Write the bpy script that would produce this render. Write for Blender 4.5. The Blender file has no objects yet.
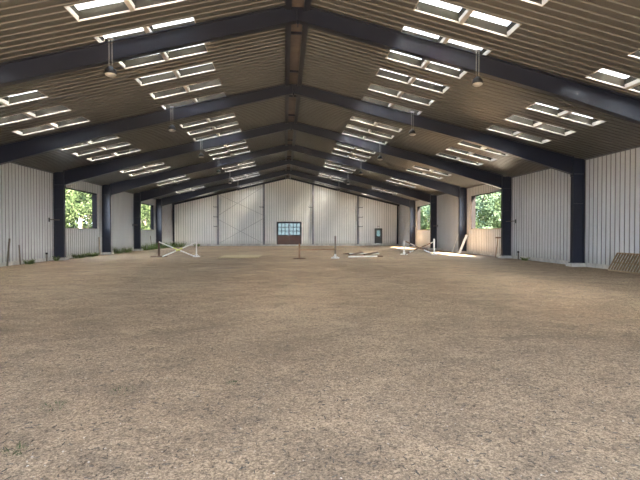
import bpy, bmesh, math, random
from mathutils import Vector, Matrix
C = bpy.context.scene.collection
S = bpy.context.scene
PI = math.pi

# ------------------------------------------------------------------ camera
CAMX, CAMZ = -0.4737, 1.7391
YAW, PITCH, FPX = 0.0773, -0.0161, 455.0
cd = bpy.data.cameras.new('camera')
cd.sensor_fit = 'HORIZONTAL'; cd.sensor_width = 36.0
cd.lens = FPX / 640 * 36.0
cd.clip_start = 0.05; cd.clip_end = 600
cam = bpy.data.objects.new('camera', cd); C.objects.link(cam)
cam.location = (CAMX, 0, CAMZ)
cam.rotation_euler = (PI / 2 + PITCH, 0, -YAW)
S.camera = cam

# ------------------------------------------------------------------ light
S.view_settings.view_transform = 'Standard'
S.view_settings.look = 'None'
S.view_settings.gamma = 1.0
S.view_settings.use_curve_mapping = False
S.view_settings.exposure = 3.42
SKY_STRENGTH = 1.0
SUN_STRENGTH = 18.0
w = bpy.data.worlds.new('sky'); S.world = w; w.use_nodes = True
wn = w.node_tree; wn.nodes.clear()
wo = wn.nodes.new('ShaderNodeOutputWorld'); bg = wn.nodes.new('ShaderNodeBackground')
tc = wn.nodes.new('ShaderNodeTexCoord'); sx = wn.nodes.new('ShaderNodeSeparateXYZ')
rp = wn.nodes.new('ShaderNodeValToRGB')   # bright overcast sky, brighter overhead than at the horizon
rp.color_ramp.elements[0].position = 0.0; rp.color_ramp.elements[0].color = (0.60, 0.70, 0.87, 1)
rp.color_ramp.elements[1].position = 0.9; rp.color_ramp.elements[1].color = (1.15, 1.36, 1.65, 1)
wn.links.new(tc.outputs['Generated'], sx.inputs[0])
wn.links.new(sx.outputs['Z'], rp.inputs[0])
wn.links.new(rp.outputs[0], bg.inputs[0])
bg.inputs[1].default_value = SKY_STRENGTH
wn.links.new(bg.outputs[0], wo.inputs[0])
sl = bpy.data.lights.new('sun', 'SUN'); sl.energy = SUN_STRENGTH; sl.angle = math.radians(1.5)
sl.color = (1.0, 0.86, 0.66)
so = bpy.data.objects.new('sun', sl); C.objects.link(so)
so.location = (60, -50, 90)
so.rotation_euler = Vector((-0.62, 0.66, -1.0)).to_track_quat('-Z', 'Y').to_euler()

# ------------------------------------------------------------------ constants
YF = [16.423 + 8.466 * i for i in range(6)]
YEND, YNEAR = 67.22, -1.2
RIDGE, SLOPE = 9.92, 0.2395
XW, XO = 16.64, 17.02            # inner and outer faces of the side walls
FZ = -0.2                        # sand level
SHAFT = 0.34
def deck(x): return RIDGE - SLOPE * abs(x)

# ------------------------------------------------------------------ materials
def new_mat(name):
    m = bpy.data.materials.new(name); m.use_nodes = True
    return m, m.node_tree, m.node_tree.nodes['Principled BSDF']
def ramp(nt, stops):
    r = nt.nodes.new('ShaderNodeValToRGB'); el = r.color_ramp.elements
    while len(el) < len(stops): el.new(0.5)
    for e, (p, c) in zip(el, stops): e.position = p; e.color = (*c, 1)
    return r
def noise(nt, scale, detail=4, rough=0.55, vec=None, dist=0.0):
    n = nt.nodes.new('ShaderNodeTexNoise'); n.inputs['Scale'].default_value = scale
    n.inputs['Detail'].default_value = detail; n.inputs['Roughness'].default_value = rough
    n.inputs['Distortion'].default_value = dist
    if vec is not None: nt.links.new(vec, n.inputs['Vector'])
    return n
def coord(nt, scale=(1, 1, 1), kind='Object'):
    t = nt.nodes.new('ShaderNodeTexCoord'); mp = nt.nodes.new('ShaderNodeMapping')
    mp.inputs['Scale'].default_value = scale
    nt.links.new(t.outputs[kind], mp.inputs[0]); return mp.outputs[0]
def mixc(nt, a, b, fac, mode='MIX'):
    m = nt.nodes.new('ShaderNodeMix'); m.data_type = 'RGBA'; m.blend_type = mode
    for sock, v in ((m.inputs[0], fac), (m.inputs[6], a), (m.inputs[7], b)):
        if hasattr(v, 'node'): nt.links.new(v, sock)
        else: sock.default_value = v if not isinstance(v, tuple) else (*v, 1)
    return m.outputs[2]
def simple(name, col, rough=0.6, var=0.12, scale=6.0, metal=0.0, bump=0.0, spec=0.5, stretch=(1, 1, 1)):
    m, nt, b = new_mat(name)
    v = coord(nt, stretch)
    n = noise(nt, scale, 5, 0.6, v)
    lo = tuple(c * (1 - var) for c in col); hi = tuple(min(1, c * (1 + var)) for c in col)
    r = ramp(nt, [(0.3, lo), (0.7, hi)])
    nt.links.new(n.outputs['Fac'], r.inputs[0]); nt.links.new(r.outputs[0], b.inputs['Base Color'])
    b.inputs['Roughness'].default_value = rough; b.inputs['Metallic'].default_value = metal
    b.inputs['Specular IOR Level'].default_value = spec
    if bump:
        bp = nt.nodes.new('ShaderNodeBump'); bp.inputs['Strength'].default_value = bump; bp.inputs['Distance'].default_value = 0.02
        nt.links.new(n.outputs['Fac'], bp.inputs['Height']); nt.links.new(bp.outputs[0], b.inputs['Normal'])
    return m

def sand_material():
    m, nt, b = new_mat('arena_sand')
    o = coord(nt)
    big = noise(nt, 0.16, 3, 0.5, o)
    mid = noise(nt, 1.3, 5, 0.65, coord(nt, (0.8, 1.1, 1)), 0.6)
    fine = noise(nt, 15, 7, 0.8, o, 1.2)
    grit = noise(nt, 48, 5, 0.8, o)
    cb = ramp(nt, [(0.32, (0.258, 0.185, 0.12)), (0.68, (0.335, 0.248, 0.167))])
    nt.links.new(big.outputs['Fac'], cb.inputs[0])
    cm = ramp(nt, [(0.3, (0.72, 0.72, 0.73)), (0.7, (1.18, 1.17, 1.15))])
    nt.links.new(mid.outputs['Fac'], cm.inputs[0])
    c1 = mixc(nt, cb.outputs[0], cm.outputs[0], 1.0, 'MULTIPLY')
    cf = ramp(nt, [(0.36, (0.30, 0.30, 0.31)), (0.47, (0.95, 0.95, 0.95)), (0.65, (1.6, 1.59, 1.57))])
    nt.links.new(fine.outputs['Fac'], cf.inputs[0])
    c2 = mixc(nt, c1, cf.outputs[0], 0.8, 'MULTIPLY')
    cg = ramp(nt, [(0.38, (0.25, 0.25, 0.25)), (0.60, (1.65, 1.65, 1.65))])
    nt.links.new(grit.outputs['Fac'], cg.inputs[0])
    c3 = mixc(nt, c2, cg.outputs[0], 0.75, 'MULTIPLY')
    nt.links.new(c3, b.inputs['Base Color'])
    b.inputs['Roughness'].default_value = 0.95; b.inputs['Specular IOR Level'].default_value = 0.15
    add = nt.nodes.new('ShaderNodeMath'); add.operation = 'MULTIPLY_ADD'
    nt.links.new(mid.outputs['Fac'], add.inputs[0]); add.inputs[1].default_value = 2.5
    nt.links.new(fine.outputs['Fac'], add.inputs[2])
    bp = nt.nodes.new('ShaderNodeBump'); bp.inputs['Strength'].default_value = 0.8; bp.inputs['Distance'].default_value = 0.035
    nt.links.new(add.outputs[0], bp.inputs['Height'])
    bp2 = nt.nodes.new('ShaderNodeBump'); bp2.inputs['Strength'].default_value = 0.5; bp2.inputs['Distance'].default_value = 0.008
    nt.links.new(grit.outputs['Fac'], bp2.inputs['Height']); nt.links.new(bp.outputs[0], bp2.inputs['Normal'])
    nt.links.new(bp2.outputs[0], b.inputs['Normal'])
    return m

def wall_material(name, col):
    m, nt, b = new_mat(name)
    o = coord(nt, (1, 1, 0.25))
    n = noise(nt, 1.1, 5, 0.6, o)
    r = ramp(nt, [(0.3, tuple(c * 0.93 for c in col)), (0.7, tuple(c * 1.04 for c in col))])
    nt.links.new(n.outputs['Fac'], r.inputs[0])
    t = nt.nodes.new('ShaderNodeTexCoord'); s = nt.nodes.new('ShaderNodeSeparateXYZ')
    nt.links.new(t.outputs['Object'], s.inputs[0])
    mr = nt.nodes.new('ShaderNodeMapRange'); mr.inputs[1].default_value = -0.1; mr.inputs[2].default_value = 0.7
    mr.inputs[3].default_value = 1.0; mr.inputs[4].default_value = 0.0
    nt.links.new(s.outputs['Z'], mr.inputs[0])
    n2 = noise(nt, 3.0, 5, 0.7, coord(nt, (1, 1, 0.6)))
    mu = nt.nodes.new('ShaderNodeMath'); mu.operation = 'MULTIPLY'
    nt.links.new(mr.outputs[0], mu.inputs[0]); nt.links.new(n2.outputs['Fac'], mu.inputs[1])
    c = mixc(nt, r.outputs[0], (0.30, 0.30, 0.24), mu.outputs[0])   # splashed dirt and algae at the foot
    nt.links.new(c, b.inputs['Base Color'])
    b.inputs['Roughness'].default_value = 0.45
    return m

def pane_material():
    m = bpy.data.materials.new('rooflight_sheet'); m.use_nodes = True
    nt = m.node_tree; nt.nodes.clear()
    out = nt.nodes.new('ShaderNodeOutputMaterial')
    tl = nt.nodes.new('ShaderNodeBsdfTranslucent'); df = nt.nodes.new('ShaderNodeBsdfDiffuse')
    n = noise(nt, 3.0, 4, 0.6, coord(nt, (0.4, 2.0, 1)))
    r = ramp(nt, [(0.35, (0.36, 0.395, 0.43)), (0.7, (0.45, 0.485, 0.52))])
    nt.links.new(n.outputs['Fac'], r.inputs[0]); nt.links.new(r.outputs[0], tl.inputs[0])
    df.inputs[0].default_value = (0.7, 0.74, 0.78, 1)
    mx = nt.nodes.new('ShaderNodeMixShader'); mx.inputs[0].default_value = 0.15
    nt.links.new(tl.outputs[0], mx.inputs[1]); nt.links.new(df.outputs[0], mx.inputs[2])
    rf = nt.nodes.new('ShaderNodeBsdfRefraction'); rf.inputs['Roughness'].default_value = 0.55; rf.inputs['IOR'].default_value = 1.25
    rf.inputs[0].default_value = (0.56, 0.585, 0.61, 1)
    m2 = nt.nodes.new('ShaderNodeMixShader'); m2.inputs[0].default_value = 0.62
    nt.links.new(mx.outputs[0], m2.inputs[1]); nt.links.new(rf.outputs[0], m2.inputs[2])
    nt.links.new(m2.outputs[0], out.inputs[0])
    return m

def glass_material(name, tint=(0.85, 0.93, 0.92)):
    m = bpy.data.materials.new(name); m.use_nodes = True
    nt = m.node_tree; nt.nodes.clear()
    out = nt.nodes.new('ShaderNodeOutputMaterial')
    tp = nt.nodes.new('ShaderNodeBsdfTransparent'); tp.inputs[0].default_value = (*tint, 1)
    gl = nt.nodes.new('ShaderNodeBsdfGlossy'); gl.inputs['Roughness'].default_value = 0.03
    tl = nt.nodes.new('ShaderNodeBsdfTranslucent'); tl.inputs[0].default_value = (0.16, 0.19, 0.175, 1)
    n = noise(nt, 8.0, 3, 0.5, coord(nt))
    r = nt.nodes.new('ShaderNodeMapRange'); r.inputs[3].default_value = 0.2; r.inputs[4].default_value = 0.5
    nt.links.new(n.outputs['Fac'], r.inputs[0])
    m0 = nt.nodes.new('ShaderNodeMixShader'); nt.links.new(r.outputs[0], m0.inputs[0])
    nt.links.new(tp.outputs[0], m0.inputs[1]); nt.links.new(tl.outputs[0], m0.inputs[2])
    fr = nt.nodes.new('ShaderNodeFresnel'); fr.inputs[0].default_value = 1.45
    mx = nt.nodes.new('ShaderNodeMixShader'); nt.links.new(fr.outputs[0], mx.inputs[0])
    nt.links.new(m0.outputs[0], mx.inputs[1]); nt.links.new(gl.outputs[0], mx.inputs[2])
    nt.links.new(mx.outputs[0], out.inputs[0])
    return m

def leaf_material(name, lo, hi, trans=0.45):
    m = bpy.data.materials.new(name); m.use_nodes = True
    nt = m.node_tree; nt.nodes.clear()
    out = nt.nodes.new('ShaderNodeOutputMaterial')
    df = nt.nodes.new('ShaderNodeBsdfDiffuse'); tl = nt.nodes.new('ShaderNodeBsdfTranslucent')
    n = noise(nt, 2.2, 5, 0.75, coord(nt))
    r = ramp(nt, [(0.3, lo), (0.72, hi)])
    nt.links.new(n.outputs['Fac'], r.inputs[0])
    nt.links.new(r.outputs[0], df.inputs[0]); nt.links.new(r.outputs[0], tl.inputs[0])
    mx = nt.nodes.new('ShaderNodeMixShader'); mx.inputs[0].default_value = trans
    nt.links.new(df.outputs[0], mx.inputs[1]); nt.links.new(tl.outputs[0], mx.inputs[2])
    nt.links.new(mx.outputs[0], out.inputs[0])
    return m

M = {}
M['sand'] = sand_material()
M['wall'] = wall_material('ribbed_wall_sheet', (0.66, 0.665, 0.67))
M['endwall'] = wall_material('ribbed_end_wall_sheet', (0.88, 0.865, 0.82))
M['joint_shade_pale'] = simple('end_wall_sheet_joint_shade', (0.50, 0.485, 0.45), 0.6, 0.1, 1.0)  # paler joint tone for the end wall, groove shade painted in
M['joint_shade'] = simple('wall_sheet_joint_shade', (0.30, 0.30, 0.29), 0.7, 0.1, 1.0, spec=0.2)  # dark joint colour, also paints in the shadow lines of the grooves
M['deck'] = simple('ribbed_ceiling_sheet', (0.086, 0.083, 0.075), 0.40, 0.05, 0.7)
M['steel'] = simple('dark_blue_painted_steel', (0.008, 0.011, 0.024), 0.36, 0.06, 0.6, spec=0.55)
M['post'] = simple('grey_painted_steel', (0.16, 0.16, 0.175), 0.45, 0.15, 2.0)
M['rod'] = simple('galvanised_rod', (0.5, 0.48, 0.46), 0.5, 0.15, 3.0)
M['roofing'] = simple('roof_sheet', (0.30, 0.29, 0.28), 0.7, 0.1, 1.0)
M['concrete'] = simple('plinth_concrete', (0.52, 0.50, 0.45), 0.9, 0.28, 2.2, bump=0.3)
M['trim'] = simple('white_flashing', (0.44, 0.41, 0.375), 0.7, 0.06, 3.0, spec=0.15)
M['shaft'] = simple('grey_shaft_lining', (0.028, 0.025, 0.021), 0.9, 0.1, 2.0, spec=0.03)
M['pane'] = pane_material()
M['glass'] = glass_material('gate_glass', (0.25, 0.29, 0.265))
M['ridgewood'] = simple('ridge_board', (0.15, 0.12, 0.105), 0.7, 0.2, 2.0)
M['brown'] = simple('brown_gate_paint', (0.075, 0.034, 0.028), 0.55, 0.2, 3.0)
M['gateframe'] = simple('dark_gate_frame', (0.035, 0.028, 0.028), 0.5, 0.15, 3.0)
M['greydoor'] = simple('grey_green_door', (0.065, 0.075, 0.068), 0.5, 0.15, 3.0)
M['black'] = simple('black_enamel', (0.015, 0.015, 0.016), 0.4, 0.2, 5.0)
M['opal'] = simple('opal_lamp_bowl', (0.45, 0.43, 0.40), 0.3, 0.05, 5.0)
M['cable'] = simple('lamp_suspension', (0.32, 0.32, 0.31), 0.5, 0.1, 5.0)
M['white'] = simple('white_paint_worn', (0.78, 0.77, 0.73), 0.55, 0.12, 5.0)
M['yellow'] = simple('yellow_green_band', (0.62, 0.62, 0.16), 0.55, 0.15, 5.0)
M['darkwood'] = simple('dark_stained_wood', (0.105, 0.055, 0.033), 0.7, 0.3, 5.0, stretch=(1, 1, 0.3))
M['brownpole'] = simple('brown_pole_wood', (0.24, 0.135, 0.075), 0.7, 0.25, 5.0)
M['wood'] = simple('weathered_wood', (0.40, 0.29, 0.18), 0.8, 0.25, 4.0, bump=0.2)
M['slatwood'] = simple('brown_slat_wood', (0.25, 0.175, 0.10), 0.8, 0.25, 4.0)
M['palewood'] = simple('pale_board_wood', (0.38, 0.285, 0.15), 0.75, 0.16, 3.0)
M['greypost'] = simple('grey_weathered_post', (0.17, 0.145, 0.115), 0.8, 0.25, 6.0)
M['tanpost'] = simple('tan_weathered_pole', (0.44, 0.37, 0.29), 0.8, 0.2, 6.0)
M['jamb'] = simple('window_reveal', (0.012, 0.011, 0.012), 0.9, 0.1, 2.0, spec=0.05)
M['leaf'] = leaf_material('leaf_green', (0.012, 0.024, 0.010), (0.065, 0.088, 0.042))
M['leaf_light'] = leaf_material('leaf_light_green', (0.014, 0.027, 0.011), (0.075, 0.098, 0.052))
M['leaf_blue'] = leaf_material('leaf_cool_green', (0.020, 0.045, 0.028), (0.13, 0.18, 0.12))
M['weed'] = leaf_material('weed_green', (0.08, 0.12, 0.035), (0.21, 0.28, 0.10), 0.3)
M['tuft'] = leaf_material('tuft_dull_green', (0.05, 0.065, 0.03), (0.10, 0.125, 0.06), 0.2)
M['bark'] = simple('bark', (0.12, 0.10, 0.085), 0.9, 0.3, 8.0, bump=0.5)
M['grass'] = simple('outdoor_yard_ground', (0.06, 0.06, 0.056), 0.95, 0.4, 2.0, bump=0.4)
M['straw'] = simple('dark_straw', (0.075, 0.058, 0.042), 0.9, 0.3, 9.0)
M['chips'] = simple('pale_wood_chips', (0.48, 0.41, 0.33), 0.9, 0.3, 9.0)

# ------------------------------------------------------------------ mesh helpers
class MB:
    def __init__(s): s.v = []; s.f = []; s.second = set()
    def add(s, vs, fs):
        o = len(s.v); s.v += [tuple(p) for p in vs]; s.f += [tuple(i + o for i in f) for f in fs]; return s
    def quad(s, a, b, c, d): return s.add([a, b, c, d], [(0, 1, 2, 3)])
    def box(s, x0, x1, y0, y1, z0, z1):
        v = [(x, y, z) for z in (z0, z1) for y in (y0, y1) for x in (x0, x1)]
        return s.add(v, [(0, 2, 3, 1), (4, 5, 7, 6), (0, 1, 5, 4), (2, 6, 7, 3), (0, 4, 6, 2), (1, 3, 7, 5)])
    def prism(s, pts, y0, y1):          # polygon in XZ pushed along Y
        n = len(pts)
        v = [(x, y0, z) for x, z in pts] + [(x, y1, z) for x, z in pts]
        f = [tuple(range(n)), tuple(range(2 * n - 1, n - 1, -1))]
        f += [(i, i + n, (i + 1) % n + n, (i + 1) % n) for i in range(n)]
        return s.add(v, f)
    def bar(s, a, b, wx, wz, up=(0, 0, 1)):   # rectangular bar from a to b
        a, b = Vector(a), Vector(b); d = (b - a).normalized(); u = Vector(up)
        if abs(d.dot(u)) > 0.98: u = Vector((0, 1, 0))
        r = d.cross(u).normalized(); u = r.cross(d)
        v = [p + r * i * wx / 2 + u * j * wz / 2 for p in (a, b) for i, j in ((-1, -1), (1, -1), (1, 1), (-1, 1))]
        return s.add(v, [(3, 2, 1, 0), (4, 5, 6, 7), (0, 1, 5, 4), (1, 2, 6, 5), (2, 3, 7, 6), (3, 0, 4, 7)])
    def tube(s, pts, rad, n=10):
        pts = [Vector(p) for p in pts]
        rads = rad if isinstance(rad, (list, tuple)) else [rad] * len(pts)
        vs, fs = [], []
        for i, p in enumerate(pts):
            d = (pts[min(i + 1, len(pts) - 1)] - pts[max(i - 1, 0)]).normalized()
            u = Vector((0, 0, 1)) if abs(d.z) < 0.9 else Vector((1, 0, 0))
            r = d.cross(u).normalized(); u = r.cross(d)
            for k in range(n):
                a = 2 * PI * k / n; vs.append(p + (r * math.cos(a) + u * math.sin(a)) * rads[i])
        for i in range(len(pts) - 1):
            for k in range(n):
                a, b = i * n + k, i * n + (k + 1) % n
                fs.append((a, b, b + n, a + n))
        fs.append(tuple(range(n - 1, -1, -1))); fs.append(tuple(range(len(vs) - n, len(vs))))
        return s.add(vs, fs)
    def lathe(s, prof, c=(0, 0, 0), n=20):
        vs, fs = [], []
        for r, z in prof:
            for k in range(n):
                a = 2 * PI * k / n; vs.append((c[0] + r * math.cos(a), c[1] + r * math.sin(a), c[2] + z))
        for i in range(len(prof) - 1):
            for k in range(n):
                a, b = i * n + k, i * n + (k + 1) % n
                fs.append((a, b, b + n, a + n))
        return s.add(vs, fs)
    def build(s, name, mat, parent=None, smooth=False, bevel=0.0, second='joint_shade'):
        me = bpy.data.meshes.new(name); me.from_pydata(s.v, [], s.f); me.update()
        bm = bmesh.new(); bm.from_mesh(me)
        bmesh.ops.recalc_face_normals(bm, faces=bm.faces); bm.to_mesh(me); bm.free()
        me.materials.append(mat)
        if s.second:
            me.materials.append(M[second])
            for i in s.second: me.polygons[i].material_index = 1
        o = bpy.data.objects.new(name, me); C.objects.link(o)
        if smooth:
            for p in me.polygons: p.use_smooth = True
        if bevel:
            b = o.modifiers.new('bevel', 'BEVEL'); b.width = bevel; b.segments = 2; b.limit_method = 'ANGLE'
        if parent: o.parent = parent
        return o
def tag(o, label, cat, group=None, kind=None):
    o['label'] = label; o['category'] = cat
    if group: o['group'] = group
    if kind: o['kind'] = kind
    return o
def struct(o): o['kind'] = 'structure'; return o
def thing(name, label, cat, loc=(0, 0, 0), rz=0.0, group=None):
    o = bpy.data.objects.new(name, None); C.objects.link(o)
    o.empty_display_size = 0.2
    o.location = loc; o.rotation_euler = (0, 0, rz)
    return tag(o, label, cat, group)
def dup(root, label, loc, rz=0.0, group=None):
    r = root.copy(); C.objects.link(r); r.location = loc; r.rotation_euler = (0, 0, rz)
    r['label'] = label
    if group: r['group'] = group
    for ch in list(root.children):
        c = ch.copy(); C.objects.link(c); c.parent = r
        for g in list(ch.children):
            d = g.copy(); C.objects.link(d); d.parent = c
    return r
ORD = ['first', 'second', 'third', 'fourth', 'fifth', 'sixth', 'seventh', 'eighth']

# ------------------------------------------------------------------ setting: ground, floor
b = MB(); b.quad((-150, -60, -0.32), (150, -60, -0.32), (150, 260, -0.32), (-150, 260, -0.32))
struct(b.build('ground', M['grass']))
b = MB(); b.quad((-16.9, YNEAR - .3, FZ), (16.9, YNEAR - .3, FZ), (16.9, YEND + .1, FZ), (-16.9, YEND + .1, FZ))
struct(b.build('floor', M['sand']))

# skylight layout
PITCH_Y, ROW_W = 2.061, 0.96
UP0, LOW0 = 13.80, 14.97
COLS = {('left', 'upper'): (-6.85, -3.55), ('right', 'upper'): (3.72, 6.94),
        ('left', 'lower'): (-13.69, -10.34), ('right', 'lower'): (10.45, 13.69)}
def rows(base):
    out = []; k = -8
    while True:
        y = base + PITCH_Y * k
        if y > YEND - 1.2: return out
        if y > 4.5: out.append(y)
        k += 1
ROWS = {c: rows(UP0 if c[1] == 'upper' else LOW0) for c in COLS}

RB = (0.74, 0.79, 0.95)            # ceiling sheet ribs
RW = (0.78, 0.80, 0.985)            # wall sheet joints: narrow and deep, with shade painted on their faces
def rib_profile(y, p, depth, RB=RB):       # 0 on the flat, depth in the rib, trapezoid
    t = (y % p) / p
    if t < RB[0]: return 0.0
    if t < RB[1]: return depth * (t - RB[0]) / (RB[1] - RB[0])
    if t < RB[2]: return depth
    return depth * (1 - (t - RB[2]) / (1 - RB[2]))
def rib_breaks(y0, y1, p, RB=RB):
    ys = {y0, y1}; k = math.floor(y0 / p)
    while k * p < y1:
        for t in (0, *RB):
            y = (k + t) * p
            if y0 < y < y1: ys.add(y)
        k += 1
    return ys

def roof_sheet(name, mat, zoff, rib, xmax, y0, y1):
    b = MB(); p = PITCH_Y / 6
    for side in ('left', 'right'):
        s = -1 if side == 'left' else 1
        ys = rib_breaks(y0, y1, p) if rib else {y0, y1}
        for lv in ('upper', 'lower'):
            for r in ROWS[(side, lv)]: ys.add(r); ys.add(r + ROW_W)
        ys = sorted(ys)
        for ya, yb in zip(ys, ys[1:]):
            if yb - ya < 1e-5: continue
            ym = (ya + yb) / 2
            holes = [tuple(sorted(abs(v) for v in COLS[(side, lv)])) for lv in ('upper', 'lower')
                     if any(r < ym < r + ROW_W for r in ROWS[(side, lv)])]
            cuts = [0.0]
            for h in holes: cuts += list(h)
            cuts.append(xmax)
            ra = rib_profile(ya + 1e-6, p, rib) if rib else 0
            rb = rib_profile(yb - 1e-6, p, rib) if rib else 0
            for xa, xb in zip(cuts[0::2], cuts[1::2]):
                za, zb = deck(xa) + zoff, deck(xb) + zoff
                b.quad((s * xa, ya, za + ra), (s * xb, ya, zb + ra), (s * xb, yb, zb + rb), (s * xa, yb, za + rb))
    return struct(b.build(name, mat))
roof_sheet('ceiling', M['deck'], 0.0, 0.045, XW + 0.05, YNEAR, YEND + 0.05)
roof_sheet('roof', M['roofing'], SHAFT + 0.06, 0.0, XO + 0.35, YNEAR - 0.4, YEND + 0.7)

# ridge ventilation strip
b = MB(); b.box(-0.30, 0.30, YNEAR, YEND - .1, RIDGE - 0.115, RIDGE - 0.085)
struct(b.build('trim_1', M['ridgewood']))
b = MB()
for s in (-1, 1): b.box(s * 0.33 - 0.11, s * 0.33 + 0.11, YNEAR, YEND - .1, RIDGE - 0.23, RIDGE - 0.05)
for y in YF + [YEND]:
    for d in (-2.05, 2.05):
        if y + d < YEND: b.box(-0.30, 0.30, y + d - 0.07, y + d + 0.07, RIDGE - 0.2, RIDGE - 0.116)
struct(b.build('trim_2', M['steel']))

# ------------------------------------------------------------------ setting: side walls with two windows each
WIN = [(34.15, 40.68), (51.15, 57.75)]
WZ0, WZ1 = 2.06, 5.1
def side_wall(name, s):
    b = MB(); p = 0.335
    y0, y1 = YNEAR, YEND
    ys = rib_breaks(y0, y1, p, RW)
    for a, c in WIN: ys |= {a, c}
    ys = sorted(ys); top = deck(XW) + 0.04
    for ya, yb in zip(ys, ys[1:]):
        if yb - ya < 1e-5: continue
        xa = XW + rib_profile(ya + 1e-6, p, 0.11, RW); xb = XW + rib_profile(yb - 1e-6, p, 0.11, RW)
        ym = (ya + yb) / 2
        segs = [(0.02, WZ0), (WZ1, top)] if any(a < ym < c for a, c in WIN) else [(0.02, top)]
        for z0, z1 in segs:
            b.quad((s * xa, ya, z0), (s * xb, yb, z0), (s * xb, yb, z1), (s * xa, ya, z1))
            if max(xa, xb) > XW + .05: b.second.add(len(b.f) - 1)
    cuts = [y0] + [v for wv in WIN for v in wv] + [y1]
    to = deck(XO) + SHAFT + 0.06
    for i, (ya, yb) in enumerate(zip(cuts, cuts[1:])):
        for z0, z1 in ([(-0.4, to)] if i % 2 == 0 else [(-0.4, WZ0), (WZ1, to)]):
            b.quad((s * XO, ya, z0), (s * XO, yb, z0), (s * XO, yb, z1), (s * XO, ya, z1))
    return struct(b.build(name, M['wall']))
side_wall('wall_left', -1); side_wall('wall_right', 1)
wn_ = 0
for s in (-1, 1):
    for a, c in WIN:
        wn_ += 1
        o = bpy.data.objects.new('window_%d' % wn_, None); C.objects.link(o); struct(o)
        o.location = (s * XW, (a + c) / 2, WZ0); h = (c - a) / 2; zt = WZ1 - WZ0
        xi, xo = sorted((-s * 0.012, s * (XO - XW + 0.01)))
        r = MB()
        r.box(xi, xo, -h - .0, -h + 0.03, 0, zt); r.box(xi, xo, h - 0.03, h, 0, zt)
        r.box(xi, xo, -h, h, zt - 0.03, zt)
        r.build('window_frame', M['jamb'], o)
        q = MB(); q.box(min(-s * 0.05, s * (XO - XW + .05)), max(-s * 0.05, s * (XO - XW + .05)), -h, h, -0.03, 0.03)
        q.build('window_sill', M['trim'], o)
for nm, s in (('baseboard_left', -1), ('baseboard_right', 1)):
    b = MB(); x = sorted((s * (XW - 0.035), s * (XW + 0.2)))
    b.box(x[0], x[1], YNEAR, YEND, -0.4, 0.03)
    struct(b.build(nm, M['concrete']))
# eave flashing strip
for nm, s in (('trim_3', -1), ('trim_4', 1)):
    b = MB(); x = sorted((s * (XW - 0.02), s * (XW + 0.03)))
    b.box(x[0], x[1], YNEAR, YEND, deck(XW) - 0.07, deck(XW) + 0.02)
    struct(b.build(nm, M['post']))

# ------------------------------------------------------------------ setting: end walls
GATE = (-1.62, 1.96, 0.02, 3.31)
DOOR = (12.94, 14.05, 0.10, 2.36)
b = MB(); p = 0.335
xs = rib_breaks(-XW - .05, XW + .05, p, RW) | {GATE[0], GATE[1], DOOR[0], DOOR[1], 0.0}
xs = sorted(xs)
for xa, xb in zip(xs, xs[1:]):
    if xb - xa < 1e-5: continue
    ya = YEND + rib_profile(xa + 1e-6, p, 0.11, RW); yb = YEND + rib_profile(xb - 1e-6, p, 0.11, RW)
    xm = (xa + xb) / 2; z0 = 0.1
    for g in (GATE, DOOR):
        if g[0] < xm < g[1]: z0 = g[3]
    b.quad((xa, ya, z0), (xb, yb, z0), (xb, yb, deck(xb) + .03), (xa, ya, deck(xa) + .03))
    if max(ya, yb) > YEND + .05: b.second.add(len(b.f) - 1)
for x0, x1, z0 in ((-XO, GATE[0], -.4), (GATE[0], GATE[1], GATE[3]), (GATE[1], DOOR[0], -.4), (DOOR[0], DOOR[1], DOOR[3]), (DOOR[1], XO, -.4)):
    pts = [x0] + ([0.0] if x0 < 0 < x1 else []) + [x1]
    for xa, xb in zip(pts, pts[1:]):
        b.quad((xa, YEND + .25, z0), (xb, YEND + .25, z0), (xb, YEND + .25, deck(xb) + .4), (xa, YEND + .25, deck(xa) + .4))
struct(b.build('wall_back', M['endwall'], second='joint_shade_pale'))
b = MB()
for x0, x1 in ((-XW, GATE[0]), (GATE[1], DOOR[0]), (DOOR[1], XW)): b.box(x0, x1, YEND - 0.06, YEND + 0.2, -0.4, 0.12)
b.box(GATE[0], GATE[1], YEND - 0.06, YEND + 0.2, -0.4, 0.0); b.box(DOOR[0], DOOR[1], YEND - 0.06, YEND + 0.2, -0.4, 0.08)
struct(b.build('baseboard_back', M['concrete']))
# dark rake beam under the roof along the gable
b = MB()
for s in (-1, 1): b.bar((0, YEND - .1, RIDGE - 0.13), (s * XW, YEND - .1, deck(XW) - 0.13), 0.18, 0.24)
struct(b.build('trim_5', M['steel']))
# joint line across the middle bay above the gate
b = MB(); b.box(-3.4, 3.6, YEND - 0.03, YEND + 0.01, 3.38, 3.48)
struct(b.build('trim_6', M['white']))
# near end wall behind the camera, with its wide opening
b = MB()
NO = (-16.2, 16.2, 4.95)
for x0, x1, z0 in ((-XO, NO[0], -.4), (NO[0], 0, NO[2]), (0, NO[1], NO[2]), (NO[1], XO, -.4)):
    b.quad((x0, YNEAR, z0), (x1, YNEAR, z0), (x1, YNEAR, deck(x1) + .4), (x0, YNEAR, deck(x0) + .4))
struct(b.build('wall_front', M['wall']))

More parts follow.
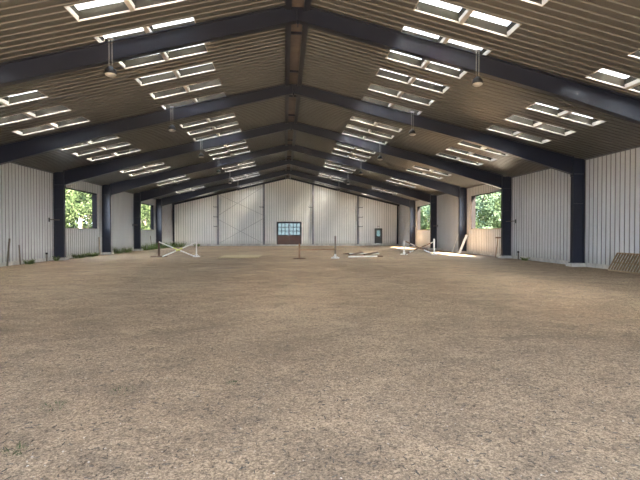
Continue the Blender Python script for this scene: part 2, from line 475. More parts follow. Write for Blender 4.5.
# double gate in the far wall
d = bpy.data.objects.new('door_1', None); C.objects.link(d); struct(d)
d.location = (0, YEND, 0)
g0, g1, gz0, gz1 = GATE; gm = (g0 + g1) / 2
f = MB()
f.box(g0 - .02, g0 + .12, -.06, .12, gz0, gz1); f.box(g1 - .12, g1 + .02, -.06, .12, gz0, gz1); f.box(g0, g1, -.06, .12, gz1 - .12, gz1 + .02); f.box(g0, g1, -.06, .12, -.02, gz0 + .06)
f.build('door_frame', M['gateframe'], d)
for xa, xb in ((g0 + .1, gm - .003), (gm + .003, g1 - .1)):
    zs = gz0 + 1.32
    l = MB(); l.box(xa, xb, .0, .06, gz0 + .0, zs)
    n = 9
    for i in range(n):                       # vertical boards
        x = xa + (xb - xa) * i / n; l.box(x + .01, x + (xb - xa) / n - .01, -.02, .0, gz0 + .04, zs - .02)
    lf = l.build('door_leaf', M['brown'], d)
    s_ = MB(); zt = gz1 - .12
    s_.box(xa, xa + .11, -.01, .06, zs, zt); s_.box(xb - .11, xb, -.01, .06, zs, zt)
    s_.box(xa, xb, -.01, .06, zs, zs + .08); s_.box(xa, xb, -.01, .06, zt - .08, zt)
    for i in (1, 2):
        x = xa + .09 + (xb - xa - .18) * i / 3; s_.box(x - .045, x + .045, -.01, .06, zs, zt)
        z = zs + .08 + (zt - zs - .16) * i / 3; s_.box(xa, xb, -.01, .06, z - .045, z + .045)
    s_.build('sash', M['gateframe'], lf)
    q = MB(); q.box(xa + .08, xb - .08, .02, .03, zs + .06, zt - .06); q.build('pane', M['glass'], lf)
# small door
d = bpy.data.objects.new('door_2', None); C.objects.link(d); struct(d)
d.location = (0, YEND, 0)
x0, x1, z0, z1 = DOOR
f = MB(); f.box(x0 - .03, x0 + .07, -.05, .1, z0, z1); f.box(x1 - .07, x1 + .03, -.05, .1, z0, z1); f.box(x0, x1, -.05, .1, z1 - .07, z1 + .03)
f.build('door_frame', M['black'], d)
l = MB(); wx0, wx1, wz0, wz1 = 13.25, 13.75, 1.2, 2.08
l.box(x0 + .07, wx0, -.0, .06, z0, z1 - .07); l.box(wx1, x1 - .07, .0, .06, z0, z1 - .07)
l.box(wx0, wx1, .0, .06, z0, wz0); l.box(wx0, wx1, .0, .06, wz1, z1 - .07)
l.box(wx0, wx1, -.02, .0, z0 + .15, z0 + .5); l.box(wx0, wx1, -.02, .0, z0 + .62, z0 + .95)
lf = l.build('door_leaf', M['greydoor'], d)
q = MB(); q.box(wx0, wx1, .02, .03, wz0, wz1); q.build('pane', M['glass'], lf)
q = MB(); q.tube([(x1 - .17, -.05, 1.1), (x1 - .3, -.05, 1.1)], .015, 8); q.box(x1 - .19, x1 - .15, -.05, .0, 1.08, 1.12); q.build('door_handle', M['rod'], lf)
t = thing('wall_lamp', 'small grey box lamp on the far wall above the grey door', 'lamp', (13.5, YEND, 2.66))
q = MB(); q.box(-.22, .22, -.1, .0, -.04, .09); q.build('housing', M['rod'], t, bevel=.01)
q = MB(); q.box(-.19, .19, -.12, -.1, -.03, .07); q.build('diffuser', M['opal'], t)

# ------------------------------------------------------------------ steel portal frames
def rafter_under(x): return 9.29 - 0.2488 * x if x < 10.2 else 6.752 - 0.2945 * (x - 10.2)
FR_LABEL = ['dark steel portal frame nearest the camera, its columns outside the picture',
            'second dark steel portal frame, its right column standing left of the leaning slatted frame',
            'third dark steel portal frame, at the near end of the first pair of windows',
            'fourth dark steel portal frame, at the far end of the first pair of windows',
            'fifth dark steel portal frame, at the near end of the farthest windows',
            'sixth dark steel portal frame, last before the far end wall']
def make_frame(label, loc):
    t = thing('portal_frame', label, 'steel frame', loc, 0, 'steel portal frames of the hall')
    ci, co = 15.93, 16.62
    for s in (-1, 1):
        c = MB()
        c.box(min(s * ci, s * co), max(s * ci, s * co), -.012, .012, 0.03, deck(16.2) - .05)
        c.box(min(s * ci, s * (ci + .03)), max(s * ci, s * (ci + .03)), -.13, .13, 0.03, deck(ci) - .1)
        c.box(min(s * (co - .03), s * co), max(s * (co - .03), s * co), -.13, .13, 0.03, deck(co) - .03)
        for z in (rafter_under(ci) + .03, 1.9, 3.4): c.box(min(s * (ci + .03), s * (co - .03)), max(s * (ci + .03), s * (co - .03)), -.1, .1, z, z + .02)
        col = c.build('column', M['steel'], t)
        pb = MB(); pb.box(min(s * (ci - .08), s * (co - .02)), max(s * (ci - .08), s * (co - .02)), -.2, .2, 0.0, .03)
        for dx in (.02, .55):
            for dy in (-.16, .16): pb.lathe([(.0, .07), (.025, .07), (.025, .03)], (s * (ci + dx), dy, 0), 8)
        pb.build('base_plate', M['steel'], col)
        ft = MB(); ft.box(min(s * (ci - .16), s * (co - .02)), max(s * (ci - .16), s * (co - .02)), -.3, .3, -.4, 0.0)
        ft.build('footing', M['concrete'], t)
        xs = [0.0, 5.0, 10.2, ci]
        lo = [(x, rafter_under(x)) for x in xs]; hi = [(x, deck(x) - .022) for x in xs]
        r = MB()
        r.prism([(s * x, z) for x, z in lo + hi[::-1]], -.012, .012)
        r.prism([(s * x, z) for x, z in lo + [(x, z + .03) for x, z in lo[::-1]]], -.13, .13)
        r.prism([(s * x, z) for x, z in [(x, z - .03) for x, z in hi] + hi[::-1]], -.13, .13)
        r.build('rafter', M['steel'], t)
        e = MB(); e.box(min(s * (ci - .035), s * ci), max(s * (ci - .035), s * ci), -.14, .14, rafter_under(ci) - .12, deck(ci) - .05)
        for z in (.1, .4, .7, .95):
            for dy in (-.08, .08):
                zz = rafter_under(ci) + z; x = s * (ci - .05)
                e.box(x - .02, x + .02, dy - .02, dy + .02, zz - .02, zz + .02)
        e.build('knee_plate', M['steel'], t)
    rpl = MB(); rpl.prism([(-.03, rafter_under(0) - .14), (.03, rafter_under(0) - .14), (.03, RIDGE - .24), (-.03, RIDGE - .24)], -.14, .14)
    rpl.build('ridge_plate', M['steel'], t)
    return t
fr0 = make_frame(FR_LABEL[0], (0, YF[0], 0))
for i in range(1, 6): dup(fr0, FR_LABEL[i], (0, YF[i], 0))

# ------------------------------------------------------------------ skylights
def make_skylight(col, y, label):
    xa, xb = sorted(abs(v) for v in COLS[col]); s = -1 if col[0] == 'left' else 1
    t = thing('skylight', label, 'skylight', (0, y, 0), 0, 'rooflights in the ceiling')
    W = ROW_W
    def ring(zlo, zhi, ins, sides=('near', 'far', 'ridge', 'eave'), th=0.03):
        b = MB()
        def wall(x0, x1, y0, y1):
            v = []
            for dz in (zlo, zhi):
                for x, yy in ((x0, y0), (x1, y0), (x1, y1), (x0, y1)): v.append((s * x, yy, deck(x) + dz))
            b.add(v, [(3, 2, 1, 0), (4, 5, 6, 7), (0, 1, 5, 4), (1, 2, 6, 5), (2, 3, 7, 6), (3, 0, 4, 7)])
        g = .003 + ins
        if 'near' in sides: wall(xa + g, xb - g, g, g + th)
        if 'far' in sides: wall(xa + g, xb - g, W - g - th, W - g)
        if 'ridge' in sides: wall(xa + g, xa + g + th, g, W - g)
        if 'eave' in sides: wall(xb - g - th, xb - g, g, W - g)
        return b
    b = ring(-.008, .045, 0.0, ('near', 'far'), th=.025)
    b2 = ring(-.008, .15, 0.0, ('ridge', 'eave'), th=.025); b.add(b2.v, b2.f)
    b.build('flashing', M['trim'], t)
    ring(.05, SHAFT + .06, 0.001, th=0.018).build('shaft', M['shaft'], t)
    xm = (xa + xb) / 2; d = MB()
    v = []
    for dz in (0.0, .14):
        for x, yy in ((xm - .07, 0.01), (xm + .07, 0.01), (xm + .07, W - .01), (xm - .07, W - .01)): v.append((s * x, yy, deck(x) + dz))
    d.add(v, [(3, 2, 1, 0), (4, 5, 6, 7), (0, 1, 5, 4), (1, 2, 6, 5), (2, 3, 7, 6), (3, 0, 4, 7)])
    dv = d.build('divider', M['trim'], t)
    d = MB(); v = []
    for dz in (.14, SHAFT + .05):
        for x, yy in ((xm - .07, 0.01), (xm + .07, 0.01), (xm + .07, W - .01), (xm - .07, W - .01)): v.append((s * x, yy, deck(x) + dz))
    d.add(v, [(3, 2, 1, 0), (4, 5, 6, 7), (0, 1, 5, 4), (1, 2, 6, 5), (2, 3, 7, 6), (3, 0, 4, 7)])
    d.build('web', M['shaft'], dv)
    for x0, x1 in ((xa, xm), (xm, xb)):
        q = MB(); n = 4; vs = []
        for dz in (SHAFT, SHAFT + .012):
            for x, yy in ((x0 + .01, .01), (x1 - .01, .01), (x1 - .01, W - .01), (x0 + .01, W - .01)): vs.append((s * x, yy, deck(x) + dz))
        q.add(vs, [(3, 2, 1, 0), (4, 5, 6, 7), (0, 1, 5, 4), (1, 2, 6, 5), (2, 3, 7, 6), (3, 0, 4, 7)])
        q.build('pane', M['pane'], t)
    return t
BAY = ['nearest the camera', 'between the first and second rafters', 'between the second and third rafters',
       'between the third and fourth rafters', 'between the fourth and fifth rafters',
       'between the fifth and sixth rafters', 'between the last rafter and the end wall']
def bay_of(y): return sum(1 for f in YF if f < y + ROW_W / 2)
for col, rws in ROWS.items():
    proto = None; count = {}
    vis = [r for r in rws if r > 4.5]
    for y in vis:
        k = bay_of(y); n = count.get(k, 0); count[k] = n + 1
        tot = [r for r in vis if bay_of(r) == k]
        j = tot.index(y)
        label = '%s rooflight of the %s %s row, %s' % (ORD[j], col[1], col[0], 'before the first rafter' if k == 0 else BAY[k])
        if proto is None: proto = make_skylight(col, y, label)
        else: dup(proto, label, (0, y, 0))

# ------------------------------------------------------------------ pendant lamps
def make_lamp(label, loc, top, group):
    t = thing('pendant_lamp', label, 'lamp', loc, 0, group)
    b = MB(); b.lathe([(0.0, .24), (.07, .24), (.09, .20), (.15, .16), (.19, .09), (.20, .0), (.20, -.02), (.185, -.02)], (0, 0, 0), 20)
    b.build('shade', M['black'], t, smooth=True)
    b = MB(); b.lathe([(.185, -.01), (.175, -.05), (.12, -.085), (.05, -.10), (0.001, -.105)], (0, 0, 0), 20)
    b.build('bowl', M['opal'], t, smooth=True)
    b = MB(); b.tube([(-.05, 0, .23), (-.05, 0, top)], .01, 6); b.tube([(.05, 0, .23), (.05, 0, top)], .01, 6)
    b.build('suspension', M['cable'], t)
    b = MB(); b.box(-.09, .09, -.05, .05, top - .02, top + .03); b.build('ceiling_plate', M['post'], t)
    return t
LX, LZ = 6.45, 7.16
lp = None
for s, sd in ((-1, 'left'), (1, 'right')):
    for i in range(6):
        lab = ('white-bowled pendant lamp hanging on the %s side before the %s rafter' % (sd, ORD[i]))
        loc = (s * LX + .06, YF[i] - 0.3, LZ)
        if lp is None: lp = make_lamp(lab, loc, deck(LX) - LZ - .03, 'pendant lamps along the hall')
        else: dup(lp, lab, loc)

# ------------------------------------------------------------------ end wall posts, braces, brackets
PX = [-16.45, -10.14, -3.51, 3.68, 10.38, 16.36]
PL = ['dark grey steel post in the left corner of the far wall', 'grey steel post on the far wall, left edge of the crossed rods',
      'grey steel post on the far wall, between the crossed rods and the brown gate',
      'grey steel post on the far wall, next to the brown gate on its right',
      'grey steel post on the far wall, left of the small grey door', 'dark grey steel post in the right corner of the far wall']
for x, lab in zip(PX, PL):
    corner = abs(x) > 16
    t = thing('wall_post', lab, 'post', (x, YEND - 0.2, 0), 0, 'posts on the far wall')
    h = deck(x) - .26; hw = .11
    b = MB(); b.box(-hw, hw, -.12, -.10, 0, h); b.box(-hw, hw, .10, .12, 0, h); b.box(-.01, .01, -.10, .10, 0, h)
    b.build('shaft', M['steel'] if corner else M['post'], t)
    b = MB(); b.box(-.2, .2, -.2, .14, -.0, .03); b.build('base_plate', M['post'], t)
    b = MB(); b.box(-.26, .26, -.26, .14, -.4, -.0); b.build('footing', M['concrete'], t)
def rod(a, c, label, group, r=.035):
    b = MB(); b.tube([a, c], r, 8)
    tag(b.build('brace_rod', M['rod']), label, 'brace', group)
yb = YEND - .1
rod((-10.0, yb - .05, 4.3), (-3.62, yb - .05, 8.45), 'upper brace rod rising to the right on the far wall, left of the gate', 'crossed rods on the far wall')
rod((-10.0, yb - .13, 7.25), (-3.62, yb - .13, 4.3), 'upper brace rod falling to the right on the far wall, left of the gate', 'crossed rods on the far wall')
rod((-10.0, yb - .05, .2), (-3.62, yb - .05, 3.8), 'lower brace rod rising to the right on the far wall, left of the gate', 'crossed rods on the far wall')
rod((-10.0, yb - .13, 3.6), (-3.62, yb - .13, .2), 'lower brace rod falling to the right on the far wall, left of the gate', 'crossed rods on the far wall')
for s, sd in ((-1, 'left'), (1, 'right')):
    x = s * (XW - .12)
    rod((x, YF[5] + .2, .3), (x, YEND - .4, 5.2), 'thin brace rod rising towards the end wall in the last %s wall bay' % sd, 'crossed rods on the side walls', .03)
    rod((x - s * .07, YF[5] + .2, 5.0), (x - s * .07, YEND - .4, .3), 'thin brace rod falling towards the end wall in the last %s wall bay' % sd, 'crossed rods on the side walls', .03)
def bracket(x, y, z, s, label, group, L=.42):
    t = thing('wall_bracket', label, 'bracket', (x, y, z), 0, group)
    b = MB(); b.bar((0, 0, 0), (s * L, 0, 0), .06, .07); b.bar((s * L, 0, -.01), (s * L, 0, .12), .05, .05); b.build('arm', M['black'], t)
    b = MB(); b.box(min(0, s * .03), max(0, s * .03), -.05, .05, -.13, .1); b.build('mounting_plate', M['black'], t)
ZB = (('top', 5.46), ('middle', 4.03), ('bottom', 2.64))
for nm, z in ZB:
    bracket(-10.14 - .11, YEND - .2, z, -1, '%s of three dark brackets on the far wall post left of the crossed rods' % nm, 'brackets on the far wall', .5)
    bracket(10.38 + .11, YEND - .2, z, 1, '%s of three dark brackets on the far wall post left of the small grey door' % nm, 'brackets on the far wall', .6)
bracket(-3.51 - .11, YEND - .2, 5.48, -1, 'dark bracket on the post between the crossed rods and the gate', 'brackets on the far wall', .5)
bracket(3.68 - .11, YEND - .2, 5.48, -1, 'dark bracket on the post just right of the brown gate', 'brackets on the far wall', .5)
def cbracket(frame, s, label, reach, z):
    t = thing('column_bracket', label, 'bracket', (s * 16.28, YF[frame] - .02, z), 0, 'hook arms on the hall columns')
    b = MB(); b.bar((0, 0, 0), (s * .02, -reach, 0), .05, .055); b.build('arm', M['greypost'], t)
    b = MB(); b.bar((s * .02, -reach, -.16), (s * .02, -reach, .12), .055, .055); b.build('hook', M['black'], t)
cbracket(2, -1, 'hook arm on the left column beside the nearer left window', 1.35, 2.63)
cbracket(4, -1, 'hook arm on the left column before the farther left window', 1.35, 2.56)
cbracket(2, 1, 'hook arm on the right column beside the nearer right window', 1.35, 2.59)
cbracket(4, 1, 'hook arm on the right column before the farther right window', 1.35, 2.5)
cbracket(5, 1, 'hook arm on the last right column, past the farther right window', 1.35, 2.62)

# ------------------------------------------------------------------ jumps
def stand(name, label, loc, h, wmat, bmat, foot, depth=.5, post=.1, group='jump stands in the arena', rz=0.0, low=None):
    t = thing(name, label, 'jump stand', loc, rz, group)
    b = MB(); b.box(-post / 2, post / 2, -post / 2, post / 2, .0 if low is None else low, h); b.build('post', wmat, t, bevel=.008)
    b = MB(); b.box(-foot / 2, foot / 2, -.05, .05, 0, .07); b.box(-.05, .05, -depth / 2, depth / 2, 0, .07)
    if foot < .7:
        b.bar((-foot / 2 + .06, 0, .06), (0, 0, .24), .035, .035); b.bar((foot / 2 - .06, 0, .06), (0, 0, .24), .035, .035)
    b.build('foot', bmat, t, bevel=.008)
    if low is not None:
        b = MB(); b.box(-post / 2 - .01, post / 2 + .01, -post / 2 - .01, post / 2 + .01, .0, low); b.build('sleeve', bmat, t)
    return t
def pole(label, a, c, mats, group, r=.042, name='jump_pole'):
    a, c = Vector(a), Vector(c); t = thing(name, label, 'pole', ((a + c) / 2), 0, group); o = (a + c) / 2
    n = len(mats)
    for i, m in enumerate(mats):
        p, q = a.lerp(c, i / n) - o, a.lerp(c, (i + 1) / n) - o
        b = MB(); b.tube([p, q], r, 12); b.build('band' if n > 1 else 'shaft', m, t, smooth=False)
G1 = 'crossed poles of the left jump'; G2 = 'crossed poles of the right jump'
# left jump
stand('jump_stand', 'dark brown jump stand with wide black foot at the left cross jump', (-10.46, 37.1, FZ), 1.26, M['darkwood'], M['darkwood'], 1.3, .6, .13)
stand('jump_stand', 'white jump stand at the right end of the left cross jump', (-7.49, 36.9, FZ), 1.2, M['white'], M['white'], .55, .5, .095)
W_, Y_, D_, B_ = M['white'], M['yellow'], M['darkwood'], M['brownpole']
pole('white pole of the left cross jump, high at its left end', (-10.42, 36.98, FZ + 1.2), (-7.62, 36.75, FZ + .06), [W_, W_, Y_, W_, W_], G1)
pole('white pole of the left cross jump, high at its right end', (-7.5, 36.76, FZ + 1.17), (-10.05, 36.55, FZ + .06), [W_, W_, Y_, W_, W_], G1)
# centre jump
stand('jump_stand', 'brown jump stand left of centre on a dark flat foot', (.60, 33.53, FZ), 1.13, M['brownpole'], M['darkwood'], .9, .5, .12)
stand('jump_stand', 'tall thin grey jump post on a white foot, right of the centre rail', (3.32, 34.1, FZ), 1.7, M['greypost'], M['white'], .62, .5, .11, low=.32)
pole('thin brown rail of the centre jump between its two stands', (.62, 33.43, FZ + .66), (3.34, 34.0, FZ + .70), [B_], 'rail of the centre jump', .04)
# right jump
stand('jump_stand', 'white jump stand at the left end of the right cross jump', (10.01, 39.4, FZ), 1.24, M['white'], M['white'], .62, .5, .12)
stand('jump_stand', 'white jump stand at the right end of the right cross jump', (12.65, 39.2, FZ), 1.4, M['white'], M['white'], .45, .5, .13)
pole('dark banded pole of the right cross jump, high at its right end', (10.0, 39.02, FZ + .06), (12.6, 38.92, FZ + 1.17), [D_, W_, D_, B_, D_, B_, W_], G2, .045)
pole('brown and white pole of the right cross jump, high at its left end', (10.1, 39.2, FZ + 1.17), (12.5, 39.06, FZ + .06), [B_, W_, B_, B_, W_, W_], G2, .045)
# poles on the ground
GG = 'poles lying on the sand right of centre'
r_ = .055
pole('white pole lying on the sand, rear one of the ground grid', (4.75, 40.6, FZ + r_), (8.0, 40.4, FZ + r_), [D_, W_, W_, W_, W_, W_], GG, r_)
pole('white pole lying on the sand, front one of the ground grid', (4.5, 35.4, FZ + r_), (7.35, 35.9, FZ + r_), [W_, W_, W_, W_, W_, D_], GG, r_)
pole('dark pole lying slanted in the ground grid, left one', (4.62, 35.75, FZ + 2 * r_ + .072), (6.45, 40.45, FZ + 2 * r_ + .072), [D_], GG, .07)
pole('dark pole lying slanted in the ground grid, right one', (5.85, 36.0, FZ + 2 * r_ + .072), (7.85, 40.4, FZ + 2 * r_ + .072), [D_], GG, .07)
# pale board lying flat
t = thing('wooden_board', 'pale yellow wooden board lying flat on the sand left of centre', 'board', (-3.95, 36.4, FZ))
cs = [(-5.5 + 3.95, -2.0), (-5.45 + 3.95, 1.9), (-2.35 + 3.95, 2.6), (-2.45 + 3.95, -2.0)]
b = MB(); n = 8
for i in range(n):
    a0, a1 = i / n + .004, (i + 1) / n - .004
    L = lambda u, v: ((cs[0][0] * (1 - u) + cs[3][0] * u) * (1 - v) + (cs[1][0] * (1 - u) + cs[2][0] * u) * v, (cs[0][1] * (1 - u) + cs[3][1] * u) * (1 - v) + (cs[1][1] * (1 - u) + cs[2][1] * u) * v)
    p4 = [L(0, a0), L(1, a0), L(1, a1), L(0, a1)]
    b.add([(x, y, z) for z in (.04, .075) for x, y in p4], [(3, 2, 1, 0), (4, 5, 6, 7), (0, 1, 5, 4), (1, 2, 6, 5), (2, 3, 7, 6), (3, 0, 4, 7)])
b.build('planks', M['palewood'], t)
b = MB()
for u in (.04, .5, .96):
    a, c = L(u, 0.01), L(u, .99); b.bar((*a, .02), (*c, .02), .1, .04)
b.build('battens', M['wood'], t)

# ------------------------------------------------------------------ things along the walls
def leaning(name, label, cat, a, c, wx, wz, mat, group=None, rnd=False):
    a, c = Vector(a), Vector(c)
    b = MB()
    v0, v1 = Vector((0, 0, 0)), c - a
    if rnd: b.tube([v0, v1], wx, 8)
    else: b.bar(v0, v1, wx, wz, (1, 0, 0))
    o = b.build(name, mat, bevel=0 if rnd else .006); o.location = a
    return tag(o, label, cat, group)
leaning('leaning_plank', 'white plank leaning against the right column past the nearer right window', 'plank', (15.6, 40.95, FZ), (16.42, 41.15, 1.55), .05, .2, M['white'])
leaning('leaning_pole', 'thin white pole leaning on the right wall behind the leaning plank', 'pole', (15.75, 43.1, FZ), (16.52, 43.5, 1.6), .035, .035, M['white'], None, True)
leaning('leaning_post', 'taller weathered grey stake leaning on the left wall near the picture edge', 'stake', (-16.5, 27.65, FZ), (-16.42, 27.75, 1.4), .075, .075, M['greypost'], None)
leaning('leaning_post', 'shorter dark stake beside the taller stake on the left wall', 'stake', (-16.5, 28.95, FZ), (-16.56, 28.95, 1.0), .06, .06, M['greypost'], None)
leaning('leaning_pole', 'tan pole leaning on the left wall below the nearer left window', 'pole', (-16.25, 40.3, FZ), (-16.5, 40.75, 1.34), .06, .06, M['tanpost'], None, True)
leaning('leaning_pole', 'thin grey pole leaning under the farther left window', 'pole', (-16.3, 55.7, FZ), (-16.54, 56.0, 1.36), .04, .04, M['greypost'], None, True)
def stub(x, y, h, label):
    t = thing('pipe_stub', label, 'pipe', (x, y, FZ), 0, 'pipe stubs by the walls')
    b = MB(); b.tube([(0, 0, 0), (0, 0, h)], .04, 10); b.build('pipe', M['greypost'], t)
    b = MB(); b.lathe([(0.001, .12), (.06, .12), (.075, .06), (.075, 0), (0.001, 0)], (0, 0, h - .02), 12); b.build('cap', M['black'], t)
stub(-16.48, 32.0, .5, 'short dark capped pipe by the left wall before the nearer window')
stub(16.48, 31.9, .5, 'short dark capped pipe by the right wall before the nearer window')
t = thing('rake', 'dark T-shaped wooden rake standing against the wall under the nearer right window', 'rake', (16.3, 35.1, FZ))
b = MB(); b.tube([(0, 0, 0), (.2, .02, 1.55)], .03, 8); b.build('handle', M['brownpole'], t)
b = MB(); b.bar((.2, -.42, 1.56), (.2, .42, 1.56), .07, .07)
for i in range(9): b.bar((.2, -.4 + i * .1, 1.56), (.17, -.4 + i * .1, 1.47), .015, .015)
b.build('head', M['darkwood'], t)
# slatted wooden frame leaning on the right wall
t = thing('slatted_frame', 'slatted wooden frame leaning low on the right wall at the picture edge', 'slatted frame', (15.92, 21.9, FZ))
def P(u, v, off=0.0):   # u along the wall towards the camera, v up the lean
    return Vector((v * .52 - off * .86, -u, v * .90 + off * .5))
LU = 3.6
b = MB(); b.bar(P(0, .05), P(LU, .05), .06, .10, (1, 0, 0)); b.build('bottom_rail', M['wood'], t)
b = MB(); b.bar(P(0, 1.0), P(LU, 1.0), .06, .12, (1, 0, 0)); b.build('top_rail', M['wood'], t)
n = 20
for i in range(n):
    u = .04 + i * (LU - .08) / (n - 1)
    b = MB(); b.bar(P(u, .08, .045), P(u, .98, .045), .085, .04, (1, 0, 0)); b.build('slat', M['slatwood'], t)
b = MB(); b.bar(P(.0, .5, -.04), P(LU, .5, -.04), .05, .08, (1, 0, 0)); b.build('middle_rail', M['wood'], t)

# ------------------------------------------------------------------ weeds and tufts
def blades(seed, n, rad, h, curl=.5, wd=.02, leafy=False):
    rng = random.Random(seed); b = MB()
    for i in range(n):
        a = rng.uniform(0, 2 * PI); r = rad * math.sqrt(rng.random()); x, y = r * math.cos(a), r * math.sin(a)
        d = Vector((math.cos(a + rng.uniform(-.8, .8)), math.sin(a + rng.uniform(-.8, .8)), 0)); hh = h * rng.uniform(.45, 1.0)
        side = d.cross(Vector((0, 0, 1)))
        prev = None
        for k in range(4):
            t_ = k / 3; p = Vector((x, y, 0)) + d * (curl * hh * t_ * t_) + Vector((0, 0, hh * (t_ - .25 * t_ * t_ * curl)))
            ww = wd * (1 - t_ * .85)
            cur = (p - side * ww, p + side * ww)
            if prev: b.quad(prev[0], prev[1], cur[1], cur[0])
            if leafy and k:
                for sg in (-1, 1):
                    l = side * sg * wd * 5 + d * rng.uniform(-.04, .08) + Vector((0, 0, rng.uniform(-.03, .05)))
                    q = d * wd * 2.0
                    b.quad(p, p + l * .5 + q, p + l, p + l * .5 - q)
            prev = cur
    return b
for i, (x, y, h, r, lab) in enumerate([(-2.46, 5.71, .05, .16, 'small dark green weed tuft on the sand, farthest of the three at left'),
                                       (-3.05, 5.24, .045, .13, 'small weed tuft on the sand, middle one of the three at left'),
                                       (-2.85, 4.19, .06, .09, 'small weed tuft on the sand near the lower left corner'),
                                       (-1.15, 5.9, .03, .08, 'tiny weed tuft on the sand left of centre')]):
    o = blades(50 + i, 46, r, h, 1.2, .004).build('weed_tuft', M['tuft']); o.location = (x, y, FZ)
    tag(o, lab, 'weed', 'weed tufts on the sand')
WD = [(-16.2, 29.4, .35, .4, 'low weeds at the left wall beside the two stakes'),
      (-16.2, 32.7, .4, .25, 'low weeds at the left wall beside the third frame column'),
      (-16.2, 36.3, .45, .8, 'green weeds along the left wall below the nearer window, near end'),
      (-16.2, 38.6, .4, .8, 'green weeds along the left wall below the nearer window, far end'),
      (-16.1, 44.3, .75, .8, 'pale leafy weeds at the left wall just past the fourth frame column'),
      (-16.1, 46.6, .7, .8, 'leafy weeds at the left wall before the fifth frame column'),
      (-15.9, 52.3, .95, 1.05, 'dense green weeds under the farther left window, near end'),
      (-15.8, 54.6, .95, .9, 'dense green weeds under the farther left window, middle'),
      (-15.7, 56.9, .9, .9, 'dense green weeds under the farther left window, far end'),
      (-15.4, 60.5, .9, 1.2, 'dense green weeds in the last left wall bay'),
      (-15.0, 63.6, .85, 1.2, 'green weeds in the far left corner of the arena'),
      (-13.0, 66.2, .45, .6, 'low weeds at the far wall left of the crossed rods'),
      (16.25, 30.6, .25, .35, 'low dry weeds at the right wall beside the short capped pipe')]
for i, (x, y, h, r, lab) in enumerate(WD):
    o = blades(100 + i, int(26 + 62 * r), r * .9, h * .95, .6, .026, True).build('weed_clump', M['weed']); o.location = (x, y, FZ)
    sc_ = .55 if abs(x) > 16 else .8
    for v in o.data.vertices:               # the stems bend away from the wall
        v.co.x *= sc_
        if abs(v.co.x + x) > XW - .1: v.co.x = math.copysign(XW - .1, x) - x
        if v.co.y + y > YEND - .2: v.co.y = YEND - .2 - y
    tag(o, lab, 'weed', 'weeds along the walls')
# pale chips and dark straw on the sand
rng = random.Random(7); b = MB()
for i in range(9000):
    y = 2.4 + 22 * rng.random() ** 2.0; x = rng.uniform(-1, 1) * (2.4 + y * .72)
    if abs(x) > 15: continue
    a = rng.uniform(0, 2 * PI); z = FZ + .004
    if rng.random() < .22:                     # pale chip
        L_ = rng.uniform(.003, .010) * (1 + y * .03); w2 = L_ * rng.uniform(.15, .5)
        c, q = math.cos(a), math.sin(a)
        pts = [(x + c * u * L_ - q * v * w2, y + q * u * L_ + c * v * w2) for u, v in ((-1, -1), (1, -1), (1, 1), (-1, 1))]
        b.add([(px, py, z + rng.uniform(0, .004)) for px, py in pts] + [(x, y, z + .008)], [(0, 1, 4), (1, 2, 4), (2, 3, 4), (3, 0, 4)])
    else:                                      # curved dark straw
        L_ = rng.uniform(.02, .07) * (1 + y * .02); k = rng.uniform(-1.6, 1.6); wd = rng.uniform(.0015, .004) * (1 + y * .05)
        prev = None; px, py = x, y
        for n_ in range(4):
            c, q = math.cos(a), math.sin(a)
            cur = ((px - q * wd, py + c * wd, z), (px + q * wd, py - c * wd, z + .005))
            if prev:
                b.quad(prev[0], prev[1], cur[1], cur[0]); b.second.add(len(b.f) - 1)
            prev = cur; px += c * L_ / 3; py += q * L_ / 3; a += k / 3
o = b.build('wood_chips', M['chips'], second='straw'); tag(o, 'pale chips and dark straw scattered over the near sand', 'wood chips', None, 'stuff')

# ------------------------------------------------------------------ outside: trees beyond the windows
def crown_mesh(seed, R, H, n, mat, leaf):
    rng = random.Random(seed); b = MB()
    blobs = []
    for i in range(46):
        t_ = rng.random(); z = H * (.04 + .92 * t_)
        rr = R * (math.sin(PI * (.30 + .66 * t_)) ** .7) * math.sqrt(rng.random())
        a = rng.uniform(0, 2 * PI); blobs.append((Vector((rr * math.cos(a), rr * math.sin(a), z)), rng.uniform(.7, 1.35)))
    for i in range(n):
        c, r = blobs[i % len(blobs)]
        d = Vector((rng.gauss(0, 1), rng.gauss(0, 1), rng.gauss(0, 1))).normalized()
        p = c + d * r * rng.uniform(.75, 1.05)
        nrm = (d + Vector((rng.gauss(0, .6), rng.gauss(0, .6), rng.gauss(0, .6)))).normalized()
        u = nrm.orthogonal().normalized(); v = nrm.cross(u); a = rng.uniform(0, 2 * PI)
        u, v = u * math.cos(a) + v * math.sin(a), v * math.cos(a) - u * math.sin(a)
        L_ = leaf * rng.uniform(.6, 1.25)
        b.quad(p - u * L_, p - v * L_ * .5, p + u * L_, p + v * L_ * .5)
    return b
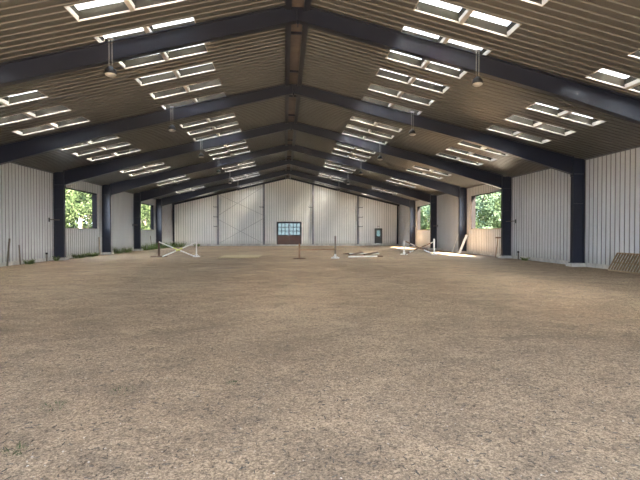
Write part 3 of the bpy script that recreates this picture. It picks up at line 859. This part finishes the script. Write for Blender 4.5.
def make_tree(seed, label, loc, mat, R, H, group, n=4200, leaf=.24):
    t = thing('tree', label, 'tree', loc, 0, group)
    rng = random.Random(seed + 500); b = MB()
    b.tube([(0, 0, 0), (.1, .05, H * .4), (0, .1, H * .8)], [.2, .14, .05], 8)
    for k in range(6):
        a = rng.uniform(0, 2 * PI); z = H * rng.uniform(.2, .6)
        b.tube([(.05, .05, z), (R * .6 * math.cos(a), R * .6 * math.sin(a), z + H * .2)], [.07, .02], 6)
    b.build('trunk', M['bark'], t)
    crown_mesh(seed, R, H, n, mat, leaf).build('crown', mat, t)
    return t
GT = -.32
lt = [make_tree(1, '', (0, 0, GT), M['leaf_light'], 2.9, 9.5, 'x'), make_tree(2, '', (0, 0, GT), M['leaf'], 3.0, 10.5, 'x')]
rt = [make_tree(3, '', (0, 0, GT), M['leaf_blue'], 2.9, 9.8, 'x'), make_tree(4, '', (0, 0, GT), M['leaf'], 3.0, 10.5, 'x')]
used = {}
def put(protos, i, x, y, label, group, rz):
    p = protos[i % len(protos)]
    if p.name not in used:
        used[p.name] = 1; p.location = (x, y, GT); p.rotation_euler = (0, 0, rz); p['label'] = label; p['group'] = group
    else: dup(p, label, (x, y, GT), rz, group)
rng = random.Random(3)
for s, sd, pr in ((-1, 'left', lt), (1, 'right', rt)):
    k = 0
    for x, ys, rowname in ((25.5, (45, 51.5, 58, 64.5, 71, 77.5, 84, 90.5, 97), 'front'), (34, (56, 63, 70, 77, 84, 91, 98, 105, 112, 119, 126), 'back')):
        for y in ys:
            sh = pr[k % 2].name
            tone = {'leaf_light': 'light green', 'leaf': 'green', 'leaf_blue': 'cool green'}[[lt[0], lt[1], rt[0], rt[1]].index(pr[k % 2]) == 0 and 'leaf_light' or ('leaf_blue' if pr[k % 2] is rt[0] else 'leaf')]
            put(pr, k, s * (x + rng.uniform(-.8, .8)), y + rng.uniform(-.8, .8),
                'leafy %s tree outside the %s wall windows, in the %s row of trees' % (tone, sd, rowname),
                '%s %s trees in the %s row outside' % (sd, tone, rowname), rng.uniform(0, 6))
            k += 1
dup(lt[0], 'light green tree filling the lower middle of the nearer left window, behind the white post', (-29.3, 67.3, GT), 2.0, 'left light green trees in the middle outside')
t = thing('white_post', 'white square post standing outside the nearer left window', 'post', (-22.0, 49.9, GT))
b = MB(); b.box(-.12, .12, -.12, .12, 0, 3.55); b.build('shaft', M['greypost'], t, bevel=.02)
b = MB(); b.box(-.15, .15, -.15, .15, 3.55, 3.6); b.build('cap', M['greypost'], t, bevel=.02)
